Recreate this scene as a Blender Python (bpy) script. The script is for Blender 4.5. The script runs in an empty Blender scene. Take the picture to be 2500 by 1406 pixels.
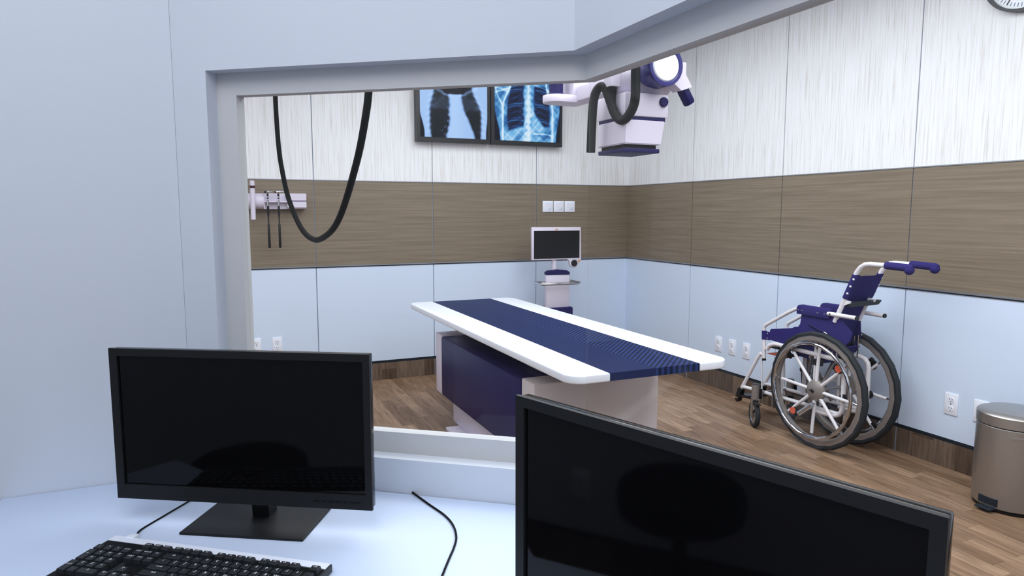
import bpy, bmesh, math, random
import numpy as np
from mathutils import Vector, Matrix
random.seed(7)
S = bpy.context.scene
COL = S.collection
PI = math.pi

# ------------------------------------------------------------------ materials
def lin(c):
    return tuple((x/12.92 if x <= .04045 else ((x+.055)/1.055)**2.4) for x in [v/255. for v in c])

MATS = {}
def P(name, rgb, rough=.5, metal=0., spec=.5, coat=0., bump=None):
    m = bpy.data.materials.new(name); m.use_nodes = True
    b = m.node_tree.nodes['Principled BSDF']
    b.inputs['Base Color'].default_value = (*lin(rgb), 1)
    b.inputs['Roughness'].default_value = rough
    b.inputs['Metallic'].default_value = metal
    b.inputs['Specular IOR Level'].default_value = spec
    b.inputs['Coat Weight'].default_value = coat
    nt = m.node_tree
    # a little procedural unevenness in the finish
    tc = nt.nodes.new('ShaderNodeTexCoord'); nz = nt.nodes.new('ShaderNodeTexNoise')
    nz.inputs['Scale'].default_value = 14
    nt.links.new(tc.outputs['Object'], nz.inputs['Vector'])
    mr = nt.nodes.new('ShaderNodeMapRange')
    mr.inputs['To Min'].default_value = max(0, rough-.02); mr.inputs['To Max'].default_value = min(1, rough+.02)
    nt.links.new(nz.outputs['Fac'], mr.inputs['Value']); nt.links.new(mr.outputs['Result'], b.inputs['Roughness'])
    if bump:
        n2 = nt.nodes.new('ShaderNodeTexNoise'); n2.inputs['Scale'].default_value = bump[0]
        bp = nt.nodes.new('ShaderNodeBump'); bp.inputs['Strength'].default_value = bump[1]; bp.inputs['Distance'].default_value = .001
        nt.links.new(tc.outputs['Object'], n2.inputs['Vector']); nt.links.new(n2.outputs['Fac'], bp.inputs['Height'])
        nt.links.new(bp.outputs['Normal'], b.inputs['Normal'])
    MATS[name] = m
    return m

class NG:
    """small helper for node graphs"""
    def __init__(s, name):
        s.m = bpy.data.materials.new(name); s.m.use_nodes = True
        s.nt = s.m.node_tree; s.b = s.nt.nodes['Principled BSDF']
    def n(s, t, **kw):
        x = s.nt.nodes.new(t)
        for k, v in kw.items(): setattr(x, k, v)
        return x
    def l(s, a, b): s.nt.links.new(a, b)
    def math(s, op, a, b=None, c=None):
        x = s.n('ShaderNodeMath', operation=op)
        for i, v in enumerate((a, b, c)):
            if v is None: continue
            if isinstance(v, (int, float)): x.inputs[i].default_value = v
            else: s.l(v, x.inputs[i])
        return x.outputs[0]
    def comb(s, x, y, z):
        c = s.n('ShaderNodeCombineXYZ')
        for i, v in enumerate((x, y, z)):
            if isinstance(v, (int, float)): c.inputs[i].default_value = v
            else: s.l(v, c.inputs[i])
        return c.outputs[0]
    def noise(s, vec, scale=1, detail=2, rough=.5):
        x = s.n('ShaderNodeTexNoise'); x.inputs['Scale'].default_value = scale
        x.inputs['Detail'].default_value = detail; x.inputs['Roughness'].default_value = rough
        s.l(vec, x.inputs['Vector']); return x.outputs['Fac']
    def ramp(s, fac, stops):
        r = s.n('ShaderNodeValToRGB'); e = r.color_ramp.elements
        while len(e) > 1: e.remove(e[-1])
        e[0].position = stops[0][0]; e[0].color = (*lin(stops[0][1]), 1)
        for p, c in stops[1:]:
            k = e.new(p); k.color = (*lin(c), 1)
        s.l(fac, r.inputs['Fac']); return r.outputs['Color']
    def pos(s):
        g = s.n('ShaderNodeNewGeometry'); sp = s.n('ShaderNodeSeparateXYZ')
        s.l(g.outputs['Position'], sp.inputs[0]); return sp.outputs

def streak_mat(name, stops, along, scale_across, scale_along, rough=.45, spec=.4):
    g = NG(name); x, y, z = g.pos()
    u = g.math('ADD', x, y)
    if along == 'Z':
        v = g.comb(g.math('MULTIPLY', u, scale_across), g.math('MULTIPLY', z, scale_along), 0)
    else:
        v = g.comb(g.math('MULTIPLY', z, scale_across), g.math('MULTIPLY', u, scale_along), 0)
    f = g.noise(v, 1, 5, .62)
    g.l(g.ramp(f, stops), g.b.inputs['Base Color'])
    g.b.inputs['Roughness'].default_value = rough; g.b.inputs['Specular IOR Level'].default_value = spec
    MATS[name] = g.m
streak_mat('pale_veneer', [(0, (188,183,174)), (.36, (214,212,208)), (.46, (232,232,233)), (.62, (239,240,243)), (1, (243,244,247))], 'Z', 120, 2.6)
streak_mat('brown_veneer', [(0, (92,79,63)), (.38, (118,105,88)), (.5, (126,113,96)), (.62, (134,121,103)), (1, (154,140,121))], 'U', 75, 1.5)

def floor_mat(name, along, wid, length, gain=1.0, sat=.9):
    g = NG(name); x, y, z = g.pos()
    if along == 'Y': a, c = y, x
    else: a, c = z, g.math('ADD', x, y)
    row = g.math('FLOOR', g.math('DIVIDE', c, wid))
    wn = g.n('ShaderNodeTexWhiteNoise', noise_dimensions='1D'); g.l(row, wn.inputs['W'])
    aa = g.math('DIVIDE', g.math('ADD', a, g.math('MULTIPLY', wn.outputs['Value'], 3.0)), length)
    colm = g.math('FLOOR', aa)
    w2 = g.n('ShaderNodeTexWhiteNoise', noise_dimensions='2D'); g.l(g.comb(row, colm, 0), w2.inputs['Vector'])
    base = g.ramp(w2.outputs['Value'], [(0, (112,85,61)), (.35, (124,96,71)), (.65, (134,105,79)), (1, (150,121,93))])
    shift = g.math('MULTIPLY', w2.outputs['Value'], 37.0)
    gv = g.comb(g.math('ADD', g.math('MULTIPLY', c, 55), shift), g.math('ADD', g.math('MULTIPLY', a, 4.5), shift), 0)
    gr = g.noise(gv, 1, 6, .65)
    gcol = g.ramp(gr, [(.25, (96,94,92)), (.5, (186,186,186)), (.75, (240,240,240))])
    mx = g.n('ShaderNodeMix', data_type='RGBA', blend_type='MULTIPLY'); mx.inputs['Factor'].default_value = .8
    g.l(base, mx.inputs['A']); g.l(gcol, mx.inputs['B'])
    # dark joints
    fr = g.math('FRACT', g.math('DIVIDE', c, wid)); e1 = g.math('LESS_THAN', fr, .025)
    fr2 = g.math('FRACT', aa); e2 = g.math('LESS_THAN', fr2, .004)
    ed = g.math('MAXIMUM', e1, e2)
    m2 = g.n('ShaderNodeMix', data_type='RGBA', blend_type='MIX')
    g.l(g.math('MULTIPLY', ed, .35), m2.inputs['Factor']); g.l(mx.outputs['Result'], m2.inputs['A'])
    m2.inputs['B'].default_value = (*lin((58,42,30)), 1)
    hs = g.n('ShaderNodeHueSaturation'); hs.inputs['Value'].default_value = 1.9*gain; hs.inputs['Saturation'].default_value = sat
    g.l(m2.outputs['Result'], hs.inputs['Color'])
    g.l(hs.outputs['Color'], g.b.inputs['Base Color'])
    g.b.inputs['Roughness'].default_value = .42; g.b.inputs['Specular IOR Level'].default_value = .12
    MATS[name] = g.m
floor_mat('plank_floor', 'Y', .075, .62)
floor_mat('plank_skirting', 'Z', .12, 1.3, .52, .72)

P('lower_panel', (212,226,246), .38, 0, .4)
P('booth_paint', (203,209,219), .7, 0, .25)
P('frame_paint', (194,195,197), .6, 0, .25)
P('ceiling_paint', (232,234,238), .8, 0, .2)
P('seam', (142,152,168), .4, 0, .4)
P('trim_metal', (150,154,160), .35, .6)
P('dark_recess', (34,40,48), .6, 0, .2)
P('desk_laminate', (192,206,230), .42, 0, .4)
P('device_white', (216,209,224), .4, 0, .4)
P('warm_white', (204,196,196), .45, 0, .4)
P('table_white', (228,232,240), .35, 0, .5)
P('navy', (34,29,80), .42, 0, .15)
P('navy_glossy', (48,44,110), .25, 0, .5)
P('navy_cloth', (48,42,104), .85, 0, .15, bump=(260, .25))
P('black_plastic', (22,23,25), .35, 0, .4)
P('monitor_bezel', (27,28,30), .42, 0, .2)
P('gloss_black', (10,10,12), .12, 0, .2)
P('screen_black', (8,8,10), .05, 0, .18)
P('device_screen', (22,22,23), .25, 0, .3)
P('hose_black', (30,31,31), .6, 0, .15)
P('cable_black', (12,12,12), .6, 0, .1)
P('key_black', (34,37,41), .5, 0, .35)
P('key_tray', (8,8,10), .6, 0, .2)
P('legend_white', (225,228,232), .6)
P('silver_plastic', (222,228,242), .35, .0, .5)
P('steel', (172,170,168), .36, .9)
P('chrome', (205,208,212), .12, 1.)
P('tube_white', (226,223,227), .32, .0, .5)
P('rim_grey', (150,142,138), .4, .45)
P('hub_grey', (138,131,127), .4, .3)
P('tyre', (42,46,50), .7, 0, .25)
P('reflector_orange', (214,92,62), .4)
P('rust_red', (150,70,52), .5)
P('dark_red', (58,10,18), .5)
P('outlet_white', (236,240,250), .3, 0, .45)
P('outlet_slot', (44,48,56), .6)
P('amber', (215,150,30), .5)
P('clock_face', (244,248,252), .5)
P('clock_black', (30,31,33), .4)
P('clock_tick', (110,124,148), .5)
P('tabletop_navy', (34,44,88), .22, 0, .5)
P('seat_black', (12,12,13), .6, 0, .2)

# navy table top with fine slanting ripples
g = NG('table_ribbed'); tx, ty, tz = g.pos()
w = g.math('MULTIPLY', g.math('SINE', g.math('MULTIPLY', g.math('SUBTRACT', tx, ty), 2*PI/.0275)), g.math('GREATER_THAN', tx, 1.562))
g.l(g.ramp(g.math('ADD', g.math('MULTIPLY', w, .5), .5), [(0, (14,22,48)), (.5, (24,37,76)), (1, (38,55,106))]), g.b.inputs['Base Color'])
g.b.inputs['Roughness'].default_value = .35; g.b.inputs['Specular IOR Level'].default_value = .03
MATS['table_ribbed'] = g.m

# clear window glass: thin panes, mirror reflection by Fresnel plus straight transmission
gm = bpy.data.materials.new('clear_glass'); gm.use_nodes = True; nt = gm.node_tree
nt.nodes.remove(nt.nodes['Principled BSDF'])
out = nt.nodes['Material Output']
tr = nt.nodes.new('ShaderNodeBsdfTransparent'); tr.inputs['Color'].default_value = (.975, .985, .985, 1)
gl = nt.nodes.new('ShaderNodeBsdfGlossy'); gl.inputs['Roughness'].default_value = 0.0
# Schlick reflectance, the same from both sides of the thin pane
ge = nt.nodes.new('ShaderNodeNewGeometry'); dt = nt.nodes.new('ShaderNodeVectorMath'); dt.operation = 'DOT_PRODUCT'
nt.links.new(ge.outputs['Normal'], dt.inputs[0]); nt.links.new(ge.outputs['Incoming'], dt.inputs[1])
def gmath(op, a, b_=None):
    x = nt.nodes.new('ShaderNodeMath'); x.operation = op
    for i, v in enumerate((a, b_)):
        if v is None: continue
        if isinstance(v, (int, float)): x.inputs[i].default_value = v
        else: nt.links.new(v, x.inputs[i])
    return x.outputs[0]
cs_ = gmath('ABSOLUTE', dt.outputs['Value']); pw = gmath('POWER', gmath('SUBTRACT', 1.0, cs_), 5.0)
refl = gmath('ADD', gmath('MULTIPLY', pw, .985), .013)
mxs = nt.nodes.new('ShaderNodeMixShader')
nt.links.new(refl, mxs.inputs[0]); nt.links.new(tr.outputs[0], mxs.inputs[1]); nt.links.new(gl.outputs[0], mxs.inputs[2])
nt.links.new(mxs.outputs[0], out.inputs['Surface'])
MATS['clear_glass'] = gm

def screen_picture_mat(name, strength):
    m = bpy.data.materials.new(name); m.use_nodes = True; nt = m.node_tree
    b = nt.nodes['Principled BSDF']; b.inputs['Specular IOR Level'].default_value = .08; b.inputs['Base Color'].default_value = (.004, .004, .006, 1); b.inputs['Roughness'].default_value = .25
    a = nt.nodes.new('ShaderNodeVertexColor'); a.layer_name = 'picture'
    nt.links.new(a.outputs['Color'], b.inputs['Emission Color']); b.inputs['Emission Strength'].default_value = strength
    MATS[name] = m
screen_picture_mat('lit_screen', 1.0)

# ------------------------------------------------------------------ object helpers
ROOTM = {}
def thing(name, label, cat, loc=(0, 0, 0), rotz=0., group=None):
    o = bpy.data.objects.new(name, None); COL.objects.link(o)
    o.location = loc; o.rotation_euler = (0, 0, rotz); o.empty_display_size = .05
    o['label'] = label; o['category'] = cat
    if group: o['group'] = group
    ROOTM[o.name] = Matrix.Translation(loc) @ Matrix.Rotation(rotz, 4, 'Z')
    return o
def rootm(o):
    while o.parent: o = o.parent
    return ROOTM.get(o.name, Matrix.Identity(4))
def children(o): return [c for c in COL.objects if c.parent == o]

class MB:
    def __init__(s): s.bm = bmesh.new()
    def _add(s, src, mi=0, M=None):
        if M is not None: bmesh.ops.transform(src, matrix=M, verts=src.verts)
        mp = {}
        for v in src.verts: mp[v] = s.bm.verts.new(v.co)
        for f in src.faces:
            nf = s.bm.faces.new([mp[v] for v in f.verts]); nf.material_index = mi
        src.free(); return s
    def box(s, x0, x1, y0, y1, z0, z1, bev=0., seg=2, mi=0, M=None):
        b = bmesh.new(); bmesh.ops.create_cube(b, size=1)
        for v in b.verts:
            v.co = Vector(((x0+x1)/2+v.co.x*(x1-x0), (y0+y1)/2+v.co.y*(y1-y0), (z0+z1)/2+v.co.z*(z1-z0)))
        if bev: bmesh.ops.bevel(b, geom=list(b.edges), offset=bev, segments=seg, affect='EDGES', profile=.5)
        return s._add(b, mi, M)
    def prism(s, poly, z0, z1, mi=0, M=None, bev=0., seg=2, ax='Z'):
        """poly of 2D points extruded; ax says which axis the extrusion runs along"""
        b = bmesh.new()
        def mk(p, h):
            if ax == 'Z': return (p[0], p[1], h)
            if ax == 'X': return (h, p[0], p[1])
            return (p[0], h, p[1])
        lo = [b.verts.new(mk(p, z0)) for p in poly]; hi = [b.verts.new(mk(p, z1)) for p in poly]
        n = len(poly)
        b.faces.new(lo[::-1]); b.faces.new(hi)
        for i in range(n): b.faces.new([lo[i], lo[(i+1) % n], hi[(i+1) % n], hi[i]])
        bmesh.ops.recalc_face_normals(b, faces=b.faces)
        if bev:
            hs = [e for e in b.edges if (e.verts[0] in lo) == (e.verts[1] in lo)]
            bmesh.ops.bevel(b, geom=hs, offset=bev, segments=seg, affect='EDGES', profile=.5)
        return s._add(b, mi, M)
    def tube(s, path, r, seg=12, closed=False, mi=0, M=None):
        b = bmesh.new(); pts = [Vector(p) for p in path]; n = len(pts)
        rs = r if isinstance(r, (list, tuple)) else [r]*n
        rings = []; nrm = None
        for i, p in enumerate(pts):
            if closed: t = (pts[(i+1) % n]-pts[i-1]).normalized()
            else: t = (pts[min(i+1, n-1)]-pts[max(i-1, 0)]).normalized()
            if nrm is None:
                nrm = t.orthogonal().normalized()
            else:
                nrm = (nrm - t*nrm.dot(t)).normalized()
            bi = t.cross(nrm)
            # widen at corners so that the tube keeps its thickness
            rings.append([b.verts.new(p+(nrm*math.cos(2*PI*k/seg)+bi*math.sin(2*PI*k/seg))*rs[i]) for k in range(seg)])
        m = n if closed else n-1
        for i in range(m):
            A, B = rings[i], rings[(i+1) % n]
            if closed and i == n-1:
                # match the seam
                best = min(range(seg), key=lambda o: (A[0].co-B[o].co).length); B = B[best:]+B[:best]
            for k in range(seg): b.faces.new([A[k], A[(k+1) % seg], B[(k+1) % seg], B[k]])
        if not closed:
            b.faces.new(rings[0][::-1]); b.faces.new(rings[-1])
        bmesh.ops.recalc_face_normals(b, faces=b.faces)
        return s._add(b, mi, M)
    def cyl(s, p0, p1, r0, r1=None, seg=24, mi=0, M=None):
        return s.tube([p0, p1], [r0, r0 if r1 is None else r1], seg, mi=mi, M=M)
    def lathe(s, prof, origin=(0, 0, 0), axis='Z', seg=32, mi=0, M=None):
        """profile of (radius, height); radius 0 closes an end"""
        b = bmesh.new(); rings = []
        def at(r, h, a):
            x, y = r*math.cos(a), r*math.sin(a)
            q = {'Z': (x, y, h), 'X': (h, x, y), 'Y': (x, h, y)}[axis]
            return Vector(origin)+Vector(q)
        for r, h in prof:
            rings.append([b.verts.new(at(0, h, 0))] if r == 0 else [b.verts.new(at(r, h, 2*PI*k/seg)) for k in range(seg)])
        for A, B in zip(rings, rings[1:]):
            for k in range(seg):
                k2 = (k+1) % seg
                if len(A) == 1 and len(B) == 1: continue
                if len(A) == 1: b.faces.new([A[0], B[k2], B[k]])
                elif len(B) == 1: b.faces.new([A[k], A[k2], B[0]])
                else: b.faces.new([A[k], A[k2], B[k2], B[k]])
        for ring, flip in ((rings[0], True), (rings[-1], False)):
            if len(ring) > 1 and prof[0] != prof[-1]: b.faces.new(ring[::-1] if flip else ring)
        bmesh.ops.recalc_face_normals(b, faces=b.faces)
        return s._add(b, mi, M)
    def ring(s, r_out, r_in, h0, h1, origin, axis='X', seg=24, mi=0, M=None, a0=0., a1=2*PI):
        """flat annulus with a rectangular section"""
        b = bmesh.new(); full = abs(a1-a0-2*PI) < 1e-6; n = seg if full else seg+1
        def at(r, h, a):
            x, y = r*math.cos(a), r*math.sin(a)
            q = {'Z': (x, y, h), 'X': (h, x, y), 'Y': (x, h, y)}[axis]
            return Vector(origin)+Vector(q)
        R = [[b.verts.new(at(r, h, a0+(a1-a0)*k/seg)) for (r, h) in ((r_out, h0), (r_out, h1), (r_in, h1), (r_in, h0))] for k in range(n)]
        for k in range(seg):
            A, B = R[k], R[(k+1) % n]
            for j in range(4): b.faces.new([A[j], B[j], B[(j+1) % 4], A[(j+1) % 4]])
        if not full: b.faces.new(R[0]); b.faces.new(R[-1][::-1])
        bmesh.ops.recalc_face_normals(b, faces=b.faces)
        return s._add(b, mi, M)
    def ball(s, c, r, seg=16, mi=0, sc=(1, 1, 1)):
        b = bmesh.new(); bmesh.ops.create_uvsphere(b, u_segments=seg, v_segments=max(6, seg//2), radius=r)
        for v in b.verts: v.co = Vector((v.co.x*sc[0], v.co.y*sc[1], v.co.z*sc[2]))+Vector(c)
        return s._add(b, mi)
    def build(s, name, mats, parent=None, world=True, smooth=35, label=None):
        me = bpy.data.meshes.new(name)
        if parent is not None and world:
            bmesh.ops.transform(s.bm, matrix=rootm(parent).inverted(), verts=s.bm.verts)
        s.bm.to_mesh(me); s.bm.free()
        if isinstance(mats, str): mats = [mats]
        for m in mats: me.materials.append(MATS[m])
        if smooth:
            for p in me.polygons: p.use_smooth = True
            me.set_sharp_from_angle(angle=math.radians(smooth))
        o = bpy.data.objects.new(name, me); COL.objects.link(o)
        if parent is not None: o.parent = parent
        if label: o['label'] = label
        return o

def struct(o, label=None):
    o['kind'] = 'structure'
    if label: o['label'] = label
    return o
def tag(o, label, cat, group=None):
    o['label'] = label; o['category'] = cat
    if group: o['group'] = group
    return o
def copy_tree(o, parent=None):
    c = o.copy(); COL.objects.link(c)
    if parent is not None: c.parent = parent
    for ch in children(o): copy_tree(ch, c)
    return c
def arc(c, r, a0, a1, n, plane='YZ', x=0.):
    out = []
    for i in range(n+1):
        a = math.radians(a0+(a1-a0)*i/n); p, q = c[0]+r*math.cos(a), c[1]+r*math.sin(a)
        out.append((x, p, q) if plane == 'YZ' else ((p, x, q) if plane == 'XZ' else (p, q, x)))
    return out
def smooth_path(pts, n=8):
    """Catmull-Rom through the points"""
    P_ = [np.array(p, float) for p in pts]; P_ = [2*P_[0]-P_[1]]+P_+[2*P_[-1]-P_[-2]]
    out = []
    for i in range(1, len(P_)-2):
        a, b, c, d = P_[i-1:i+3]
        for k in range(n):
            t = k/n
            out.append(.5*((2*b)+(-a+c)*t+(2*a-5*b+4*c-d)*t*t+(-a+3*b-3*c+d)*t**3))
    out.append(P_[-2]); return [tuple(p) for p in out]

# ------------------------------------------------------------------ measures
H = 1.3532                       # eye height
YB, XR = 5.4, 3.5315             # back wall, right wall of the x-ray room
CEIL = 2.75
YN, XL = -2.2, -2.4              # near and left ends of the building
Z0, Z1, Z2, Z3 = .138, .1582, .9401, 1.5997
# booth walls
EV = Vector((.3086, 1.4501, 0)); V = Vector((.8, -.6, 0)); N = Vector((.6, .8, 0))
def fs(s_, d): p = EV+V*s_+N*d; return (p.x, p.y)
def miter(d): return (.6527+d, 1.192+.5*d)
def rf(y, d): return (.6527+d, y)
YLW = 1.733                      # booth left wall
SJ, YJ = -.387, -.75             # opening's jambs
ZS, ZH = .816, 1.664             # sill and head of the opening

# ------------------------------------------------------------------ x-ray room shell
struct(MB().box(XL, XR+.2, YN, YB+.2, -.1, 0).build('floor', 'plank_floor', smooth=0))
struct(MB().box(XL-.1, XR+.2, YN-.1, YB+.2, CEIL, CEIL+.1).build('ceiling', 'ceiling_paint', smooth=0))

def panel_wall(name, wall, seams):
    """one wall of cladding: a dark backing with panels set on it, so joints show between them"""
    m = MB()
    gap = .0035
    lo = -2.4 if wall == 'back' else YN
    hi = XR if wall == 'back' else YB
    edges = [lo]+seams+[hi]
    def put(a, b, z0, z1, dep, mi):
        if wall == 'back': m.box(a, b, YB-dep+.012, YB+.2, z0, z1, mi=mi)
        else: m.box(XR-dep+.012, XR+.2, a, b, z0, z1, mi=mi)
    put(lo, hi, 0, CEIL, .006, 3)
    for a, b in zip(edges, edges[1:]):
        a2 = a+(gap if a != lo else 0); b2 = b-(gap if b != hi else 0)
        put(a2, b2, Z3+.003, CEIL, .012, 0)
        put(a2, b2, Z2+.004, Z3-.002, .012, 1)
        put(a2, b2, Z1, Z2-.006, .012, 2)
    return struct(m.build(name, ['pale_veneer', 'brown_veneer', 'lower_panel', 'seam'], smooth=0))
SB = [2.5951-.9407*k for k in range(5, -1, -1)]; SB = [s_ for s_ in SB if s_ > XL+.1]
SR = [4.4588-.9407*k for k in range(7, -1, -1)]; SR = [s_ for s_ in SR if s_ > YN+.1]
panel_wall('wall_back', 'back', SB)
panel_wall('wall_right', 'right', SR)
# metal trims, dark strips painting the shadow line below them, and skirting boards
m = MB(); m.box(XL, XR-.004, YB-.009, YB, Z2-.004, Z2+.004); struct(m.build('trim_1', 'trim_metal', smooth=0))
m = MB(); m.box(XR-.009, XR, YN, YB-.004, Z2-.004, Z2+.004); struct(m.build('trim_2', 'trim_metal', smooth=0))
m = MB(); m.box(XL, XR-.004, YB-.005, YB, Z2-.011, Z2-.004); struct(m.build('shadow_strip_1', 'dark_recess', smooth=0))
m = MB(); m.box(XR-.005, XR, YN, YB-.004, Z2-.011, Z2-.004); struct(m.build('shadow_strip_2', 'dark_recess', smooth=0))
m = MB(); m.box(XL, XR-.004, YB-.004, YB, Z3-.003, Z3+.003); struct(m.build('trim_5', 'trim_metal', smooth=0))
m = MB(); m.box(XR-.004, XR, YN, YB-.004, Z3-.003, Z3+.003); struct(m.build('trim_6', 'trim_metal', smooth=0))
def skirting(name, a0, a1, wall):
    m = MB()
    if wall == 'back':
        m.box(a0, a1, YB-.006, YB+.01, 0, Z0, mi=0); m.box(a0, a1, YB-.002, YB+.01, Z0, Z1, mi=1)
        for s_ in SB: m.box(s_-.0025, s_+.0025, YB-.0075, YB, 0, Z0, mi=2)
    else:
        m.box(XR-.006, XR+.01, a0, a1, 0, Z0, mi=0); m.box(XR-.002, XR+.01, a0, a1, Z0, Z1, mi=1)
        for s_ in SR: m.box(XR-.0075, XR, s_-.0025, s_+.0025, 0, Z0, mi=2)
    return struct(m.build(name, ['plank_skirting', 'dark_recess', 'seam'], smooth=0))
skirting('baseboard_back', XL, XR-.006, 'back'); skirting('baseboard_right', YN, YB-.006, 'right')
struct(MB().box(XL-.1, XL, YN, YB+.2, 0, CEIL).build('wall_left', 'ceiling_paint', smooth=0))
struct(MB().box(-1.2, -1.1, YN, YLW, 0, CEIL).build('wall_booth_side', 'booth_paint', smooth=0))
m = MB(); m.box(-1.1, -1.094, YN, YLW, 0, Z0); m.box(-1.1, -1.097, YN, YLW, Z0, Z1, mi=1); struct(m.build('baseboard_booth', ['plank_skirting', 'dark_recess'], smooth=0))
struct(MB().box(XL-.1, XR+.2, YN-.1, YN, 0, CEIL).build('wall_front', 'booth_paint', smooth=0))

# ------------------------------------------------------------------ booth walls with the corner window
m = MB(); m.prism([(XL, YLW), (-.069, YLW), fs(-.472, .1), (-.069+.03, YLW+.1), (XL, YLW+.1)], 0, CEIL)
struct(m.build('wall_booth_left', 'booth_paint', smooth=0))
m = MB()
def sweep(mb, d0, d1, z0, z1, s0, y1, mi=0):
    mb.prism([fs(s0, d0), miter(d0), rf(y1, d0), rf(y1, d1), miter(d1), fs(s0, d1)], z0, z1, mi=mi)
sweep(m, 0, .1, 0, ZS, -.471, YN); sweep(m, 0, .1, ZH, CEIL, -.471, YN)
m.prism([fs(-.471, 0), fs(SJ, 0), fs(SJ, .1), fs(-.471, .1)], ZS, ZH)
m.prism([rf(YJ, 0), rf(YN, 0), rf(YN, .1), rf(YJ, .1)], ZS, ZH)
struct(m.build('wall_booth_window', 'booth_paint', smooth=0))
D0, D1 = .0355, .064
m = MB()
sweep(m, D0, D1, 1.6145, ZH, SJ, YJ); sweep(m, D0, D1, ZS, .864, SJ, YJ)
m.prism([fs(SJ, D0), fs(SJ+.05, D0), fs(SJ+.05, D1), fs(SJ, D1)], .864, 1.6145)
m.prism([rf(YJ+.05, D0), rf(YJ, D0), rf(YJ, D1), rf(YJ+.05, D1)], .864, 1.6145)
wf = struct(m.build('window_1', 'frame_paint', smooth=0))
G0, G1 = .0485, .0535
m = MB(); m.prism([fs(SJ+.048, G0), miter(G0), miter(G1), fs(SJ+.048, G1)], .862, 1.6165)
o = m.build('glass_pane', 'clear_glass', wf, smooth=0)
m = MB(); m.prism([miter(G0), rf(YJ+.048, G0), rf(YJ+.048, G1), miter(G1)], .862, 1.6165)
o = m.build('glass_pane', 'clear_glass', wf, smooth=0)

# ------------------------------------------------------------------ desk
m = MB(); DZ = .74
m.prism([(-.445, YLW-.002), (-.07, YLW-.002), (-.0675, YLW-.004), fs(-.47, -.002), miter(-.002), rf(-1.2, -.002), (.15, -1.2), (.15, .925), (-.2, 1.262), (-.445, 1.268)], DZ-.03, DZ, bev=.003)
desk = thing('desk', 'pale blue-white corner worktop carrying the two black monitors', 'desk', (0, 1.2, 0))
m.build('desktop', 'desk_laminate', desk)
for x0, x1, y0, y1 in ((-.43, -.40, 1.30, 1.71), (.18, .62, -1.16, -1.12)):
    MB().box(x0, x1, y0, y1, 0, DZ-.03, bev=.003).build('support_panel', 'desk_laminate', desk)

# ------------------------------------------------------------------ monitors
def make_monitor(name, label, TLx, yaw, zt, base_c, group=None):
    """TLx: plan point of the top left front corner, screen runs along +local x, faces local -y"""
    ca, sa = math.cos(yaw), math.sin(yaw)
    t = thing(name, label, 'monitor', (base_c[0], base_c[1], DZ), yaw, group)
    r = rootm(t).inverted(); tl = r @ Vector((TLx[0], TLx[1], zt))
    x0, y0, h0 = tl.x, tl.y, tl.z; W_, HH = .522, .3022
    # casing: bezel front ring + body behind
    b = MB(); fr = [(x0, x0+W_, h0-.0145, h0), (x0, x0+W_, h0-HH, h0-.273), (x0, x0+.0163, h0-.273, h0-.0145), (x0+W_-.0135, x0+W_, h0-.273, h0-.0145)]
    for a, c, d, e in fr: b.box(a, c, y0, y0+.0065, d, e)
    for k, (bx, bw) in enumerate([(-.115, .01), (-.101, .01), (-.087, .01), (-.073, .01), (-.059, .01), (-.045, .022)]):
        b.box(x0+W_+bx, x0+W_+bx+bw, y0-.0006, y0+.001, h0-HH+.0125, h0-HH+.016, mi=1)
    b.build('bezel', ['monitor_bezel', 'key_tray'], t, world=False)
    b = MB(); b.box(x0+.0015, x0+W_-.0015, y0+.0066, y0+.024, h0-HH+.0015, h0-.0015, bev=.002)
    b.prism([(x0+.07, y0+.023), (x0+W_-.07, y0+.023), (x0+W_-.14, y0+.045), (x0+.14, y0+.045)], h0-HH+.05, h0-.06)
    b.build('back_casing', 'gloss_black', t, world=False)
    MB().box(x0+.015, x0+W_-.012, y0+.0042, y0+.0065, h0-.2735, h0-.014).build('screen', 'screen_black', t, world=False)
    # stand
    MB().box(-.1235, .1235, -.071, .071, 0, .005, bev=.0015).build('stand_base', 'monitor_bezel', t, world=False, smooth=0)
    yb = y0+.044
    b = MB(); b.prism([(.012, .004), (.047, .004), (yb+.012, .12), (yb+.012, .2), (yb-.004, .2), (yb-.004, .1)], -.0175, .0175, ax='X')
    b.build('neck', 'black_plastic', t, world=False, smooth=0)
    return t
a1 = math.radians(-30.2); v1 = Vector((math.cos(a1), math.sin(a1), 0)); n1 = Vector((-v1.y, v1.x, 0))
p = n1*1.20-v1*.927
bc = Vector((.0204, 1.3311, 0))+n1*.071
make_monitor('monitor', 'smaller-looking black monitor on the left of the desk, stand visible behind the keyboard', (p.x, p.y), a1, 1.0918, (bc.x, bc.y), 'desk monitors')
a2 = math.radians(-70.69); v2 = Vector((math.cos(a2), math.sin(a2), 0)); n2 = Vector((-v2.y, v2.x, 0))
tl2 = Vector((.373, .840, 0)); bc2 = tl2+v2*.261+n2*.03
make_monitor('monitor', 'large black monitor in the right foreground seen angled, hiding the window sill', (tl2.x, tl2.y), a2, 1.1023, (bc2.x, bc2.y), 'desk monitors')

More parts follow.
